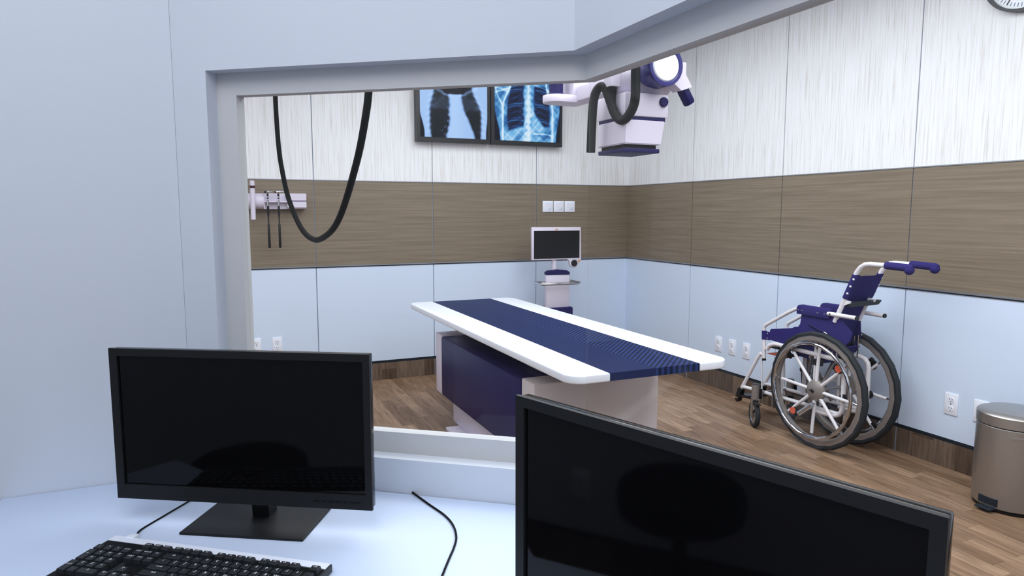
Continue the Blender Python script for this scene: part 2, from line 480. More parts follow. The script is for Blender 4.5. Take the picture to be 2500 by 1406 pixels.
# ------------------------------------------------------------------ keyboard (numeric pad at the left, as seen)
ka = math.atan2(-.2684, .3537); KW, KD = .4440, .168
KB = thing('keyboard', 'black keyboard with pale silver top strip in front of the left monitor', 'keyboard', (-.1922, 1.4029, DZ), ka)
b = MB(); b.box(0, KW, -KD, 0, .002, .016, bev=.002); b.build('casing', 'key_black', KB, world=False)
b = MB(); b.box(.003, KW-.003, -.020, -.002, .0155, .0172, mi=0)
b.box(.092, .100, -.05, -.016, .0155, .0168, mi=0)
b.build('top_strip', 'silver_plastic', KB, world=False, smooth=0)
b = MB(); b.box(.004, .090, -KD+.004, -.020, .0155, .0164); b.box(.1, KW-.004, -KD+.004, -.022, .0155, .0164)
b.build('key_tray', 'key_tray', KB, world=False, smooth=0)
b = MB(); b.box(.025, .043, -.006, .012, .007, .0185, bev=.002); b.build('cable_socket', 'silver_plastic', KB, world=False)
U_ = .01905; X0 = KW-.006
def text_bm(txt, size):
    cu = bpy.data.curves.new('t', 'FONT'); cu.body = txt; cu.size = size; cu.align_x = 'CENTER'; cu.align_y = 'CENTER'; cu.resolution_u = 1
    ob = bpy.data.objects.new('t', cu); COL.objects.link(ob)
    bpy.context.view_layer.update()
    me = bpy.data.meshes.new_from_object(ob.evaluated_get(bpy.context.evaluated_depsgraph_get()))
    b_ = bmesh.new(); b_.from_mesh(me)
    bpy.data.objects.remove(ob); bpy.data.curves.remove(cu); bpy.data.meshes.remove(me)
    return b_
def key(u, row, w, txt='', h=1., size=None):
    """u counted from the right end, one unit = one key; row counted from the top strip"""
    xr = X0-u*U_; xl = xr-w*U_; y1 = -.0215-row*U_*.97; y0 = y1-h*U_*.97
    g_ = .0012; t_ = .0026
    b_ = bmesh.new()
    lo = [b_.verts.new(q) for q in ((xl+g_, y0+g_, .0160), (xr-g_, y0+g_, .0160), (xr-g_, y1-g_, .0160), (xl+g_, y1-g_, .0160))]
    hi = [b_.verts.new(q) for q in ((xl+t_, y0+t_*.7, .0245), (xr-t_, y0+t_*.7, .0245), (xr-t_, y1-t_*1.6, .0252), (xl+t_, y1-t_*1.6, .0252))]
    b_.faces.new(hi)
    for i in range(4): b_.faces.new([lo[i], lo[(i+1) % 4], hi[(i+1) % 4], hi[i]])
    bmesh.ops.bevel(b_, geom=[e for e in b_.edges if e.verts[0] in hi and e.verts[1] in hi], offset=.0006, segments=1, affect='EDGES')
    mb = MB(); mb._add(b_, 0)
    if txt:
        sz = size or (.0085 if len(txt) == 1 else .0052)
        tb = text_bm(txt, sz)
        ang = math.atan2(.0007, y1-y0)
        # legends are mirrored in the photograph
        M_ = Matrix.Translation(((xl+xr)/2, (y0+y1)/2+.001, .02515)) @ Matrix.Diagonal((-1, 1, 1, 1))
        bmesh.ops.transform(tb, matrix=M_, verts=tb.verts); bmesh.ops.reverse_faces(tb, faces=tb.faces)
        mb._add(tb, 1)
    return mb.build('key', ['key_black', 'legend_white'], KB, world=False, smooth=0)
key(0, 0, 1, 'Esc')
for i in range(12): key(2+i+.5*(i//4), 0, 1, 'F%d' % (i+1))
rows = [(1.25, [('`',1)]+[(c, 1) for c in '1234567890-=']+[('\u2190', 2)]),
        (2.25, [('Tab', 1.5)]+[(c, 1) for c in 'QWERTYUIOP[]']+[('\\', 1.5)]),
        (3.25, [('Caps', 1.75)]+[(c, 1) for c in "ASDFGHJKL;'"]+[('Enter', 2.25)]),
        (4.25, [('Shift', 2.25)]+[(c, 1) for c in 'ZXCVBNM,./']+[('Shift', 2.75)]),
        (5.25, [('Ctrl', 1.25), ('', 1.25), ('Alt', 1.25), ('', 6.25), ('Alt', 1.25), ('', 1.25), ('', 1.25), ('Ctrl', 1.25)])]
for r_, ks in rows:
    u = 0.
    for t_, w_ in ks: key(u, r_, w_, t_); u += w_
for i, t_ in enumerate(('PrtSc', 'ScrLk', 'Pause')): key(15.25+i, 0, 1, t_)
for r_, ts in ((1.25, ('Ins', 'Home', 'PgUp')), (2.25, ('Del', 'End', 'PgDn'))):
    for i, t_ in enumerate(ts): key(15.25+i, r_, 1, t_)
key(16.25, 4.25, 1, '\u2191')
for i, t_ in enumerate(('\u2190', '\u2193', '\u2192')): key(15.25+i, 5.25, 1, t_)
for r_, ts in ((1.25, ('Num', '/', '*', '-')), (2.25, '789'), (3.25, '456'), (4.25, '123')):
    for i, t_ in enumerate(ts): key(18.5+i, r_, 1, t_)
key(21.5, 2.25, 1, '+', 2); key(21.5, 4.25, 1, 'Enter', 2); key(18.5, 5.25, 2, '0'); key(20.5, 5.25, 1, '.')

# ------------------------------------------------------------------ desk leads
m = MB(); m.tube(smooth_path([(.3745, 1.4005, .7435), (.3897, 1.3326, .7425), (.4044, 1.2664, .7425), (.406, 1.2165, .7425), (.3966, 1.17, .7425), (.3802, 1.1338, .7425), (.3551, 1.0914, .7425), (.3296, 1.0474, .7425), (.28, .96, .7425)]), .0021, 8)
tag(m.build('desk_cable', 'cable_black'), 'thin black cable curving over the bare worktop between the two monitors', 'cable')
m = MB(); m.tube(smooth_path([(-.158, 1.391, .752), (-.158, 1.406, .748), (-.1538, 1.4421, .7425), (-.1177, 1.4908, .7425), (-.0758, 1.5452, .7425), (-.03, 1.6, .7425)]), .0017, 8)
tag(m.build('keyboard_lead', 'cable_black'), 'thin dark lead running from the keyboard back under the left monitor', 'cable')

# ------------------------------------------------------------------ x-ray table
T = thing('xray_table', 'white and navy x-ray examination table standing in the middle of the room', 'examination table', (1.565, 3.3, 0))
TX0, TX1, TY0, TY1, TZ0, TZ1 = 1.183, 1.94, 2.163, 4.446, .716, .75
XS0, XS1 = 1.352, 1.776
def rounded(x0, x1, y0, y1, rr, corners):
    """rectangle outline, corners = which of (x0y0, x1y0, x1y1, x0y1) are rounded"""
    out = []
    for i, (cx, cy, a) in enumerate(((x0, y0, 180), (x1, y0, 270), (x1, y1, 0), (x0, y1, 90))):
        if corners[i]:
            ox = cx+rr*(1 if i in (0, 3) else -1); oy = cy+rr*(1 if i in (0, 1) else -1)
            out += [(ox+rr*math.cos(math.radians(a+90*k/8)), oy+rr*math.sin(math.radians(a+90*k/8))) for k in range(9)]
        else: out.append((cx, cy))
    return out
m = MB(); m.prism(rounded(TX0, XS0, TY0, TY1, .07, (1, 0, 0, 1)), TZ0, TZ1, bev=.006, seg=3); m.build('side_rail', 'table_white', T)
m = MB(); m.prism(rounded(XS1, TX1, TY0, TY1, .07, (0, 1, 1, 0)), TZ0, TZ1, bev=.006, seg=3); m.build('side_rail', 'table_white', T)
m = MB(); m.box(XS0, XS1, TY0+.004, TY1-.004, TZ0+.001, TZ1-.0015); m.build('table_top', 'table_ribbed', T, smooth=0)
for y in (2.93, 4.02):
    MB().box(1.40, 1.76, y-.09, y+.09, .598, TZ0+.002, bev=.004).build('support_block', 'warm_white', T)
BX0, BX1 = 1.264, 1.9255
MB().box(BX0, BX1, 2.645, 2.782, .02, .60, bev=.008).build('end_block', 'warm_white', T)
MB().box(BX0, BX1, 3.975, 4.10, .222, .60, bev=.008).build('end_block', 'device_white', T)
MB().box(BX0-.004, BX1+.004, 2.78, 3.977, .222, .592, bev=.012).build('body_panel', 'navy', T)
MB().box(1.355, BX1-.09, 2.80, 4.04, .022, .225, bev=.01).build('pedestal', 'device_white', T)
MB().box(1.275, BX1-.02, 2.60, 3.95, 0, .022, bev=.006).build('base_plate', 'device_white', T)

# ------------------------------------------------------------------ overhead x-ray unit
XU = thing('overhead_xray_unit', 'ceiling-hung white and navy x-ray tube with collimator above the table', 'x-ray machine', (1.56, 2.36, 1.6))
c0, c1, cy0, cy1 = 1.46, 1.657, 2.258, 2.468
MB().prism([(c0, cy0), (c1, cy0), (c1, cy1), (c0, cy1)], 1.7225, 1.812, bev=.006).build('collimator_head', 'device_white', XU)
MB().box(c0+.006, c1-.008, cy0+.006, cy1-.006, 1.708, 1.724).build('groove', 'navy', XU, smooth=0)
b = bmesh.new()
lo = [b.verts.new(q) for q in ((c0+.001, cy0+.004, 1.617), (c1-.026, cy0+.004, 1.617), (c1-.026, cy1-.004, 1.617), (c0+.001, cy1-.004, 1.617))]
hi = [b.verts.new(q) for q in ((c0, cy0+.001, 1.7095), (c1-.010, cy0+.001, 1.7095), (c1-.010, cy1-.001, 1.7095), (c0, cy1-.001, 1.7095))]
b.faces.new(lo[::-1]); b.faces.new(hi)
for i in range(4): b.faces.new([lo[i], lo[(i+1) % 4], hi[(i+1) % 4], hi[i]])
bmesh.ops.bevel(b, geom=list(b.edges), offset=.004, segments=2, affect='EDGES')
mm = MB(); mm._add(b); mm.build('collimator_body', 'device_white', XU)
MB().box(c0+.014, c1-.04, cy0+.018, cy1-.018, 1.602, 1.62).build('neck_plate', 'hose_black', XU, smooth=0)
MB().box(c0+.004, c1-.03, cy0+.006, cy1-.006, 1.586, 1.6025, bev=.003).build('beam_plate', 'navy', XU)
MB().lathe([(0, -.012), (.016, -.012), (.019, -.006), (.019, .004)], (1.634, cy0, 1.782), 'Y', 20).build('control_knob', 'navy', XU)
# tube housing, with the round faced motor cap
m = MB(); m.lathe([(0, 1.458), (.06, 1.46), (.068, 1.468), (.07, 1.48), (.07, 1.64), (.066, 1.69), (.05, 1.715), (0, 1.72)], (0, 2.36, 1.875), 'X', 32); m.build('tube_housing', 'device_white', XU)
dc = (1.592, 0, 1.905)
m = MB(); m.lathe([(.058, 2.19), (.064, 2.184), (.075, 2.184), (.077, 2.19), (.077, 2.25), (.06, 2.3)], dc, 'Y', 40); m.build('cap_ring', 'navy_glossy', XU)
m = MB(); m.lathe([(0, 2.184), (.055, 2.184), (.059, 2.188), (.059, 2.2)], dc, 'Y', 40); m.build('cap_face', 'table_white', XU)
m = MB(); m.box(1.419, 1.461, 2.296, 2.352, 1.836, 1.915, bev=.003); m.build('junction_box', 'device_white', XU)
# handle arm
m = MB(); m.prism([(1.655, 1.86), (1.668, 1.936), (1.722, 1.936), (1.722, 1.89), (1.753, 1.845), (1.703, 1.828)], 2.235, 2.29, ax='Y'); m.build('handle_arm', 'device_white', XU, smooth=0)
hd = Vector((.042, 0, -.062)).normalized(); hs_ = Vector((1.723, 2.262, 1.846)); q = Vector((hd.z, 0, -hd.x))
b = bmesh.new(); rings = []
for t_, k_ in ((0, .8), (.006, 1), (.068, 1), (.074, .85)):
    cpt = hs_+hd*t_
    rings.append([b.verts.new(cpt+q*sx*.021*k_+Vector((0, 1, 0))*sy*.021*k_) for sx, sy in ((-1, -.5), (-.5, -1), (.5, -1), (1, -.5), (1, .5), (.5, 1), (-.5, 1), (-1, .5))])
for A, B in zip(rings, rings[1:]):
    for k in range(8): b.faces.new([A[k], A[(k+1) % 8], B[(k+1) % 8], B[k]])
b.faces.new(rings[0][::-1]); b.faces.new(rings[-1]); bmesh.ops.recalc_face_normals(b, faces=b.faces)
mm = MB(); mm._add(b); mm.build('handle_grip', 'navy', XU, smooth=30)
# arm to the telescopic column
m = MB(); m.box(1.635, 1.72, 2.40, 2.97, 1.888, 1.957, bev=.006); m.build('carrying_arm', 'device_white', XU)
m = MB(); pl = [(1.705, 3.0), (1.705, 3.1)] + arc((1.56, 3.02), .075, 90, 270, 14, 'XY')
pl = [(p_[0], p_[1]) for p_ in pl]
pl = [(1.702, 2.955), (1.702, 3.085)]+[(1.56+.07*math.cos(math.radians(a)), 3.02+.065*math.sin(math.radians(a))) for a in range(90, 271, 12)]
m.prism(pl, 1.882, 1.918, bev=.004); m.box(1.615, 1.702, 2.955, 3.085, 1.916, 2.06, bev=.005); m.build('column_bracket', 'device_white', XU)
m = MB(); m.lathe([(.043, 1.917), (.043, 1.926), (.034, 1.93), (.034, 2.3), (.043, 2.305), (.043, CEIL-.03)], (1.556, 3.02, 0), 'Z', 32); m.build('telescopic_column', 'navy', XU)
m = MB(); m.box(1.4, 1.72, 2.86, 3.18, CEIL-.03, CEIL, bev=.004); m.build('ceiling_plate', 'device_white', XU)
hA = [(1.418, 2.439, 1.593), (1.419, 2.436, 1.682), (1.42, 2.432, 1.753), (1.422, 2.427, 1.81), (1.426, 2.416, 1.84), (1.434, 2.394, 1.857), (1.442, 2.372, 1.844), (1.447, 2.358, 1.814), (1.452, 2.348, 1.775), (1.457, 2.332, 1.739), (1.464, 2.313, 1.714), (1.47, 2.296, 1.705), (1.477, 2.276, 1.711), (1.485, 2.255, 1.735), (1.490, 2.242, 1.765), (1.491, 2.238, 1.80), (1.491, 2.239, 1.85), (1.49, 2.238, 1.90), (1.49, 2.232, 2.1), (1.49, 2.26, 2.4), (1.5, 2.5, 2.6), (1.53, 2.9, 2.66)]
hA = [(x-.017, y-.026, z-(.012 if 1.80 < z < 1.88 and y > 2.33 else 0)) for x, y, z in hA]
m = MB(); m.tube(smooth_path(hA, 5), .0178, 14); m.build('supply_hose', 'hose_black', XU)
hB = [(1.437, 2.316, 1.836), (1.436, 2.320, 1.80), (1.436, 2.319, 1.771), (1.440, 2.306, 1.741)]
m = MB(); m.tube(smooth_path(hB, 5), .0178, 14); m.build('supply_hose', 'hose_black', XU)
# the long drooping cable
cb = [(.43, 5.15, CEIL), (.434, 5.14, 2.45), (.437, 5.123, 2.16), (.438, 5.113, 2.019), (.442, 5.055, 1.794), (.45, 4.959, 1.639), (.463, 4.784, 1.467), (.484, 4.509, 1.314), (.504, 4.251, 1.229), (.525, 3.973, 1.2), (.542, 3.753, 1.223), (.558, 3.551, 1.27), (.57, 3.394, 1.337), (.581, 3.247, 1.433), (.592, 3.109, 1.546), (.599, 3.006, 1.64), (.606, 2.918, 1.753), (.61, 2.867, 1.844), (.616, 2.80, 2.05), (.622, 2.75, 2.4), (.625, 2.74, CEIL)]
m = MB(); m.tube(smooth_path(cb, 5), .016, 14)
tag(m.build('drooping_cable', 'cable_black'), 'thick black cable hanging from the ceiling in a wide U by the window', 'cable')

# ------------------------------------------------------------------ wall screens with x-ray pictures
def clamp(a, lo=0., hi=1.): return np.minimum(np.maximum(a, lo), hi)
def ss(a, b, x):
    t = clamp((x-a)/(b-a)); return t*t*(3-2*t)
def gauss(x, s_): return np.exp(-(x/s_)**2)
def noise2(u, v, f, seed=0):
    return (np.sin(u*f+seed)*np.sin(v*f*1.13+seed*1.7)+np.sin(u*f*2.1-v*f*1.7+seed*.3)*.5+np.sin(u*f*3.7+v*f*4.3+seed*2.2)*.3)/1.8
def picture_chest_soft(u, v):
    # u, v run over the whole screen, v = 0 at the bottom
    wob = .006*np.sin(v*30)+.004*np.sin(v*71+1)
    spine_l = .455-.05*ss(.2, 0, v)+wob
    spine_r = .585+.20*ss(.56, -.05, v)+wob*.5
    out_l = .115+.07*ss(.38, .72, v)+.02*ss(.12, 0, v); out_r = .935-.14*ss(.34, .72, v)-.01*ss(.12, 0, v)
    b = (.90+.10*gauss(u-.5, .12))*np.ones_like(u)
    lung = np.maximum(ss(.0, .05, spine_l-u)*ss(.0, .05, u-out_l), ss(.0, .05, u-spine_r)*ss(.0, .05, out_r-u))
    b = b*(1-.97*lung)+lung*(.03+.05*clamp(noise2(u, v, 19, 1))+.09*ss(.36, .42, v)*ss(.66, .5, v))  # lighter band across the mid lungs paints a reflection on the screen
    # feathered edges of ribs along the flanks
    for k in range(7):
        b += .20*gauss(v-.08-.085*k-.35*(u-out_l), .02)*gauss(u-out_l-.02, .04)+.20*gauss(v-.08-.085*k-.35*(out_r-u), .02)*gauss(out_r-.02-u, .04)
    # vessels beside the spine
    b += .55*clamp(noise2(u, v, 58, 3)-.15)*gauss(u-.405, .035)*gauss(v-.30, .13)+.5*clamp(noise2(u, v, 50, 5)-.1)*gauss(u-.365, .05)*gauss(v-.09, .09)+.3*clamp(noise2(u, v, 54, 9)-.1)*gauss(u-.67, .04)*gauss(v-.34, .07)
    # collar arch: dark neck above a bright rim
    arch = .595+.95*(u-.5)**2
    m_ = ss(.20, .13, abs(u-.5))
    b = b*(1-ss(0, .02, v-arch)*m_*.96)+.35*gauss(v-arch+.012, .012)*m_
    b += .30*gauss(v-.60-.42*(abs(u-.5)-.1), .022)*ss(.12, .18, abs(u-.5))*ss(.38, .30, abs(u-.5))
    # black outside the flank, lower left
    b = b*(1-.98*ss(.0, .02, (.075*ss(.44, .05, v))-u))
    b = b*(1-.93*ss(.0, .02, u-(1-.03*ss(.40, .05, v))))
    return clamp(b)
def picture_chest_ribs(u, v):
    body_l = .085*ss(.52, .02, v); body_r = 1-.055*ss(.5, .02, v)
    b = .50+.18*noise2(u, v, 15, 2)+.10*noise2(u, v, 47, 7)
    # lungs
    in_l = .455+.01*np.sin(v*25); in_r = .585+.17*ss(.46, .16, v)
    o_l = .175+.06*ss(.45, .85, v)**1.0+.02*ss(.3, .15, v); o_r = .855-.06*ss(.45, .85, v)
    top = .83-.5*(abs(u-.52)-.17)**2
    floor_ = .20+.10*np.sin(clamp((u-.15)/.30)*PI*.5)*0-.05
    floor_l = .13+.06*ss(.17, .40, u); floor_r = .20
    l1 = ss(0, .03, u-o_l)*ss(0, .03, in_l-u)*ss(0, .04, v-floor_l)*ss(0, .05, top-v)
    l2 = ss(0, .03, u-in_r)*ss(0, .03, o_r-u)*ss(0, .05, v-floor_r)*ss(0, .05, top-v)
    l_ = np.maximum(l1, l2)
    b = b*(1-.95*l_)
    # ribs: arcs falling away from the spine
    t = abs(u-.515)
    for k in range(10):
        vv = .22+k*.068-1.1*(t-.14)**2+.02*np.sin(k*2.1)
        b += .30*gauss(v-vv, .011)*l_*ss(.06, .12, t)*(.65+.35*np.sin(k*1.7))
        b += .13*gauss(v-vv-.03+.5*(t-.15), .010)*l_
    b += .34*clamp(noise2(u, v, 66, 8)-.1)*l_*gauss(t-.10, .07)*ss(.75, .5, v)
    # spine, heart, diaphragm
    b += .55*gauss((u-.505)/.062, 1)**1*(.80+.20*np.sin(v*70))*(1-.5*ss(.5, .9, v))
    b += .20*gauss(u-.515, .02)
    heart = ss(.03, -.03, u-in_r)*ss(.54, .60, u)*ss(.50, .38, v)*ss(.10, .18, v)
    b += .38*heart*(.75+.4*noise2(u, v, 33, 4))
    b += .28*ss(.02, -.02, v-floor_l)*ss(.13, .17, u)*ss(.50, .44, u)*(.75+.5*noise2(u, v, 24, 6))
    b += .40*gauss(v-(.115-.10*(u-.72)**2*10*ss(.72, .9, u)), .012)*ss(.56, .62, u)*ss(.93, .88, u)
    b += .22*ss(.10, .03, v)*ss(.56, .62, u)*ss(.90, .86, u)*(.6+.6*noise2(u, v, 28, 5))
    # bright shoulder blade and flank lines
    fl = .125+.12*ss(.42, .84, v)**1.5; fr = .885-.10*ss(.42, .84, v)**1.5
    b += .48*gauss(u-fl, .014)+.42*gauss(u-fr, .015)+.16*gauss(u-fl+.02, .035)+.18*gauss(u-fr-.01, .04)
    b += .34*gauss(u-.02-.10*ss(.75, .45, v), .012)*ss(.40, .5, v)
    b += .42*gauss(v-.80-.10*np.sin(t*7), .016)*ss(.06, .12, t)+.34*gauss(v-.86+.35*t, .013)*ss(.05, .1, t)+.30*gauss(v-.72-.3*(t-.35), .02)*ss(.28, .34, t)
    b = clamp(b)
    b = b*ss(0, .02, u-body_l+.01)*ss(0, .02, body_r+.01-u)
    return clamp(b*.97)
def ramp_cols(b, stops):
    xs = [s_[0] for s_ in stops]; cs = np.array([lin(s_[1]) for s_ in stops])
    return np.stack([np.interp(b, xs, cs[:, i]) for i in range(3)], -1)
def picture_screen(parent, x0, x1, z0, z1, y, fn, stops, n=150):
    us = np.linspace(0, 1, n); vs = np.linspace(0, 1, n); uu, vv = np.meshgrid(us, vs)
    b = fn(uu, vv); cols = ramp_cols(b.ravel(), stops)
    Mi = rootm(parent).inverted()
    verts = [tuple(Mi @ Vector((x0+(x1-x0)*u, y, z0+(z1-z0)*v))) for v in vs for u in us]
    faces = [(j*n+i, j*n+i+1, (j+1)*n+i+1, (j+1)*n+i) for j in range(n-1) for i in range(n-1)]
    me = bpy.data.meshes.new('screen'); me.from_pydata(verts, [], faces)
    at = me.color_attributes.new('picture', 'FLOAT_COLOR', 'POINT')
    at.data.foreach_set('color', np.concatenate([cols, np.ones((n*n, 1))], 1).astype(np.float32).ravel())
    me.materials.append(MATS['lit_screen'])
    o = bpy.data.objects.new('screen', me); COL.objects.link(o); o.parent = parent
    return o
for (x0, x1, fn, stops, lab) in (
    (1.507, 2.134, picture_chest_soft, [(0, (6,6,8)), (.12, (30,36,44)), (.35, (82,104,140)), (.7, (140,176,230)), (1, (176,208,250))], 'left wall screen showing a pale blue chest x-ray with dark lungs'),
    (2.144, 2.806, picture_chest_ribs, [(0, (8,10,24)), (.2, (24,44,92)), (.45, (46,112,176)), (.7, (120,186,232)), (1, (222,240,252))], 'right wall screen showing a vivid blue chest x-ray with ribs')):
    t = thing('wall_monitor', lab, 'screen', ((x0+x1)/2, YB, 1.92), 0, 'x-ray screens on the back wall')
    z0, z1, yf = 1.918, 2.56, 5.325
    sx0, sx1, sz0, sz1 = x0+.030, x1-.024, z0+.036, z1-.036
    b = MB()
    for a, c, d, e in ((x0, x1, z1-.036, z1), (x0, x1, z0, z0+.036), (x0, sx0, z0+.036, z1-.036), (sx1, x1, z0+.036, z1-.036)): b.box(a, c, yf, yf+.02, d, e)
    b.build('bezel', 'black_plastic', t, smooth=0)
    MB().box(x0+.002, x1-.002, yf+.0201, YB-.0, z0+.002, z1-.002, bev=.004).build('back_casing', 'black_plastic', t)
    picture_screen(t, sx0, sx1, sz0, sz1, yf+.006, fn, stops)

# ------------------------------------------------------------------ outlets, switches
def make_outlet(label, pos, wall, group):
    t = thing('wall_outlet', label, 'outlet', pos, {'right': -PI/2, 'back': 0, 'left': PI/2}[wall], group)
    # local frame: x along the wall, -y out of the wall, z up, origin at plate centre
    MB().box(-.0355, .0355, -.006, .002, -.0575, .0575, bev=.0022).build('face_plate', 'outlet_white', t, world=False)
    for dz in (.0235, -.0235):
        b = MB(); b.lathe([(0, -.0085), (.0155, -.0085), (.017, -.007), (.017, -.004)], (0, 0, dz), 'Y', 24)
        so = b.build('socket', 'outlet_white', t, world=False)
        b = MB(); b.box(-.0078, -.0055, -.0092, -.008, dz-.001, dz+.008); b.box(.0055, .0078, -.0092, -.008, dz-.001, dz+.007)
        b.lathe([(0, -.0092), (.0026, -.0092), (.0026, -.008)], (0, 0, dz-.0085), 'Y', 10)
        b.build('slots', 'outlet_slot', so, world=False, smooth=0)
    b = MB(); b.lathe([(0, -.0074), (.0028, -.007), (.0028, -.005)], (0, 0, 0), 'Y', 10); b.build('screw', 'outlet_slot', t, world=False)
    return t
zc = (.3695+.517)/2*5.4/6.9+.0
zc = .348
GO = 'white outlets low on the wall'
for yw, lab in ((5.23*5.4/6.9, 'white double outlet low on the right wall, farthest of three between table end and wheelchair'),
                (5.038*5.4/6.9, 'white double outlet low on the right wall, middle one of the row of three'),
                (4.845*5.4/6.9, 'white double outlet low on the right wall, closest of three to the wheelchair footrest'),
                (2.910*5.4/6.9, 'white double outlet low on the right wall, between wheelchair wheel and steel bin'),
                (2.716*5.4/6.9, 'white double outlet half hidden behind the steel pedal bin')):
    make_outlet(lab, (XR, yw, zc), 'right', GO)
for xw, lab in ((.522*5.4/6.9, 'white double outlet on the back wall fully seen just above the left monitor'),
                (.33*5.4/6.9, 'white double outlet on the back wall cut by the left edge of the window')):
    make_outlet(lab, (xw, YB, .352), 'back', GO)
make_outlet('white double outlet on the booth wall, seen only as a reflection in the right monitor', (-1.1, 1.335, .34), 'left', GO)
st = thing('stool', 'round black padded stool in the booth, seen as a dark oval mirrored in both monitors', 'stool', (-.76, .88, 0))
m = MB(); m.lathe([(0, .455), (.17, .455), (.185, .465), (.19, .50), (.185, .54), (.165, .556), (.10, .563), (0, .564)], (-.76, .88, 0), 'Z', 40); m.build('seat', 'seat_black', st)
m = MB(); m.cyl((-.76, .88, .05), (-.76, .88, .456), .022, seg=20); m.build('post', 'black_plastic', st)
m = MB(); m.lathe([(0, 0), (.19, 0), (.19, .012), (.05, .035), (.03, .06), (0, .06)], (-.76, .88, 0), 'Z', 40); m.build('foot_disc', 'black_plastic', st)
for i, lab in enumerate(('leftmost of three white square switches above the monitor cart', 'middle of three white square switches above the monitor cart', 'rightmost of three white square switches above the monitor cart')):
    xc = 2.6555+.0505+i*.1085
    t = thing('light_switch', lab, 'switch', (xc, YB, 1.407), 0, 'light switches on the brown panel')
    MB().box(-.0505, .0505, -.008, .002, -.048, .048, bev=.002).build('face_plate', 'outlet_white', t, world=False)
    b = MB(); b.prism([(-.0095, -.033), (-.0125, .033), (-.006, .033), (-.006, -.033)], -.032, .032, ax='X'); b.build('rocker', 'outlet_white', t, world=False, smooth=0)
    b = MB(); b.box(.0, .024, -.0112, -.0085, -.026, -.0235); b.box(.0215, .024, -.0112, -.0085, -.0235, -.008); b.build('indicator_mark', 'clock_tick', t, world=False, smooth=0)

# ------------------------------------------------------------------ wall clock
cy, cz, cr = 2.058, 2.482, .195
t = thing('wall_clock', 'round white wall clock with black rim cut by the top right of the picture', 'clock', (XR, cy, cz))
m = MB(); m.ring(cr, cr-.014, XR-.04, XR+.002, (0, cy, cz), 'X', 48); m.build('rim', 'clock_black', t, smooth=40)
m = MB(); m.lathe([(0, XR-.018), (cr-.013, XR-.018), (cr-.013, XR)], (0, cy, cz), 'X', 48); m.build('dial', 'clock_face', t)
m = MB()
for k in range(60):
    a = 2*PI*k/60; hr = k % 5 == 0
    r0, r1, w_ = (cr-.055, cr-.026, .0032) if hr else (cr-.044, cr-.026, .0016)
    M_ = Matrix.Translation((0, cy, cz)) @ Matrix.Rotation(a, 4, 'X')
    m.box(XR-.0192, XR-.0178, -w_, w_, r0, r1, M=M_, mi=0 if hr else 1)
m.build('minute_track', ['clock_black', 'clock_tick'], t, smooth=0)
for ln, w_, a in ((.092, .005, 150), (.135, .0036, 193)):
    m = MB(); m.box(XR-.0225, XR-.0205, -w_, w_, -.03, ln, M=Matrix.Translation((0, cy, cz)) @ Matrix.Rotation(math.radians(-a), 4, 'X')); m.build('hand', 'clock_black', t, smooth=0)

# ------------------------------------------------------------------ diagnostic rail on the back wall
k = 5.4/6.9*0+1
t = thing('wall_diagnostic_unit', 'white diagnostic rail on the brown panel at the left of the back wall', 'medical rail', (.45, YB, 1.44))
yf = 5.3
m = MB(); m.prism([(yf+.02, 1.381), (yf, 1.392), (yf, 1.425), (yf+.022, 1.438), (yf, 1.445), (yf, 1.494), (YB, 1.494), (YB, 1.381)], .51, .645, ax='X'); m.build('end_module', 'device_white', t, smooth=0)
m = MB(); m.box(.345, .512, yf+.04, YB, 1.38, 1.494); m.box(.345, .512, yf-.005, yf+.042, 1.428, 1.438, bev=.002); m.box(.345, .352, yf, yf+.05, 1.38, 1.494); m.build('cradle_module', 'device_white', t, smooth=0)
m = MB(); m.cyl((.215, yf+.05, 1.437), (.345, yf+.05, 1.437), .057, seg=32); m.build('round_module', 'device_white', t)
m = MB(); m.tube([(.268, yf-.02, 1.30), (.268, yf-.02, 1.304), (.270, yf-.02, 1.50), (.270, yf-.02, 1.578), (.270, yf-.02, 1.582)], [.012, .0175, .0175, .0165, .012], 18); m.build('thermometer_stick', 'device_white', t)
m = MB(); m.cyl((.270, yf-.02, 1.528), (.270, yf-.02, 1.546), .0182, seg=18); m.build('dark_band', 'dark_red', t)
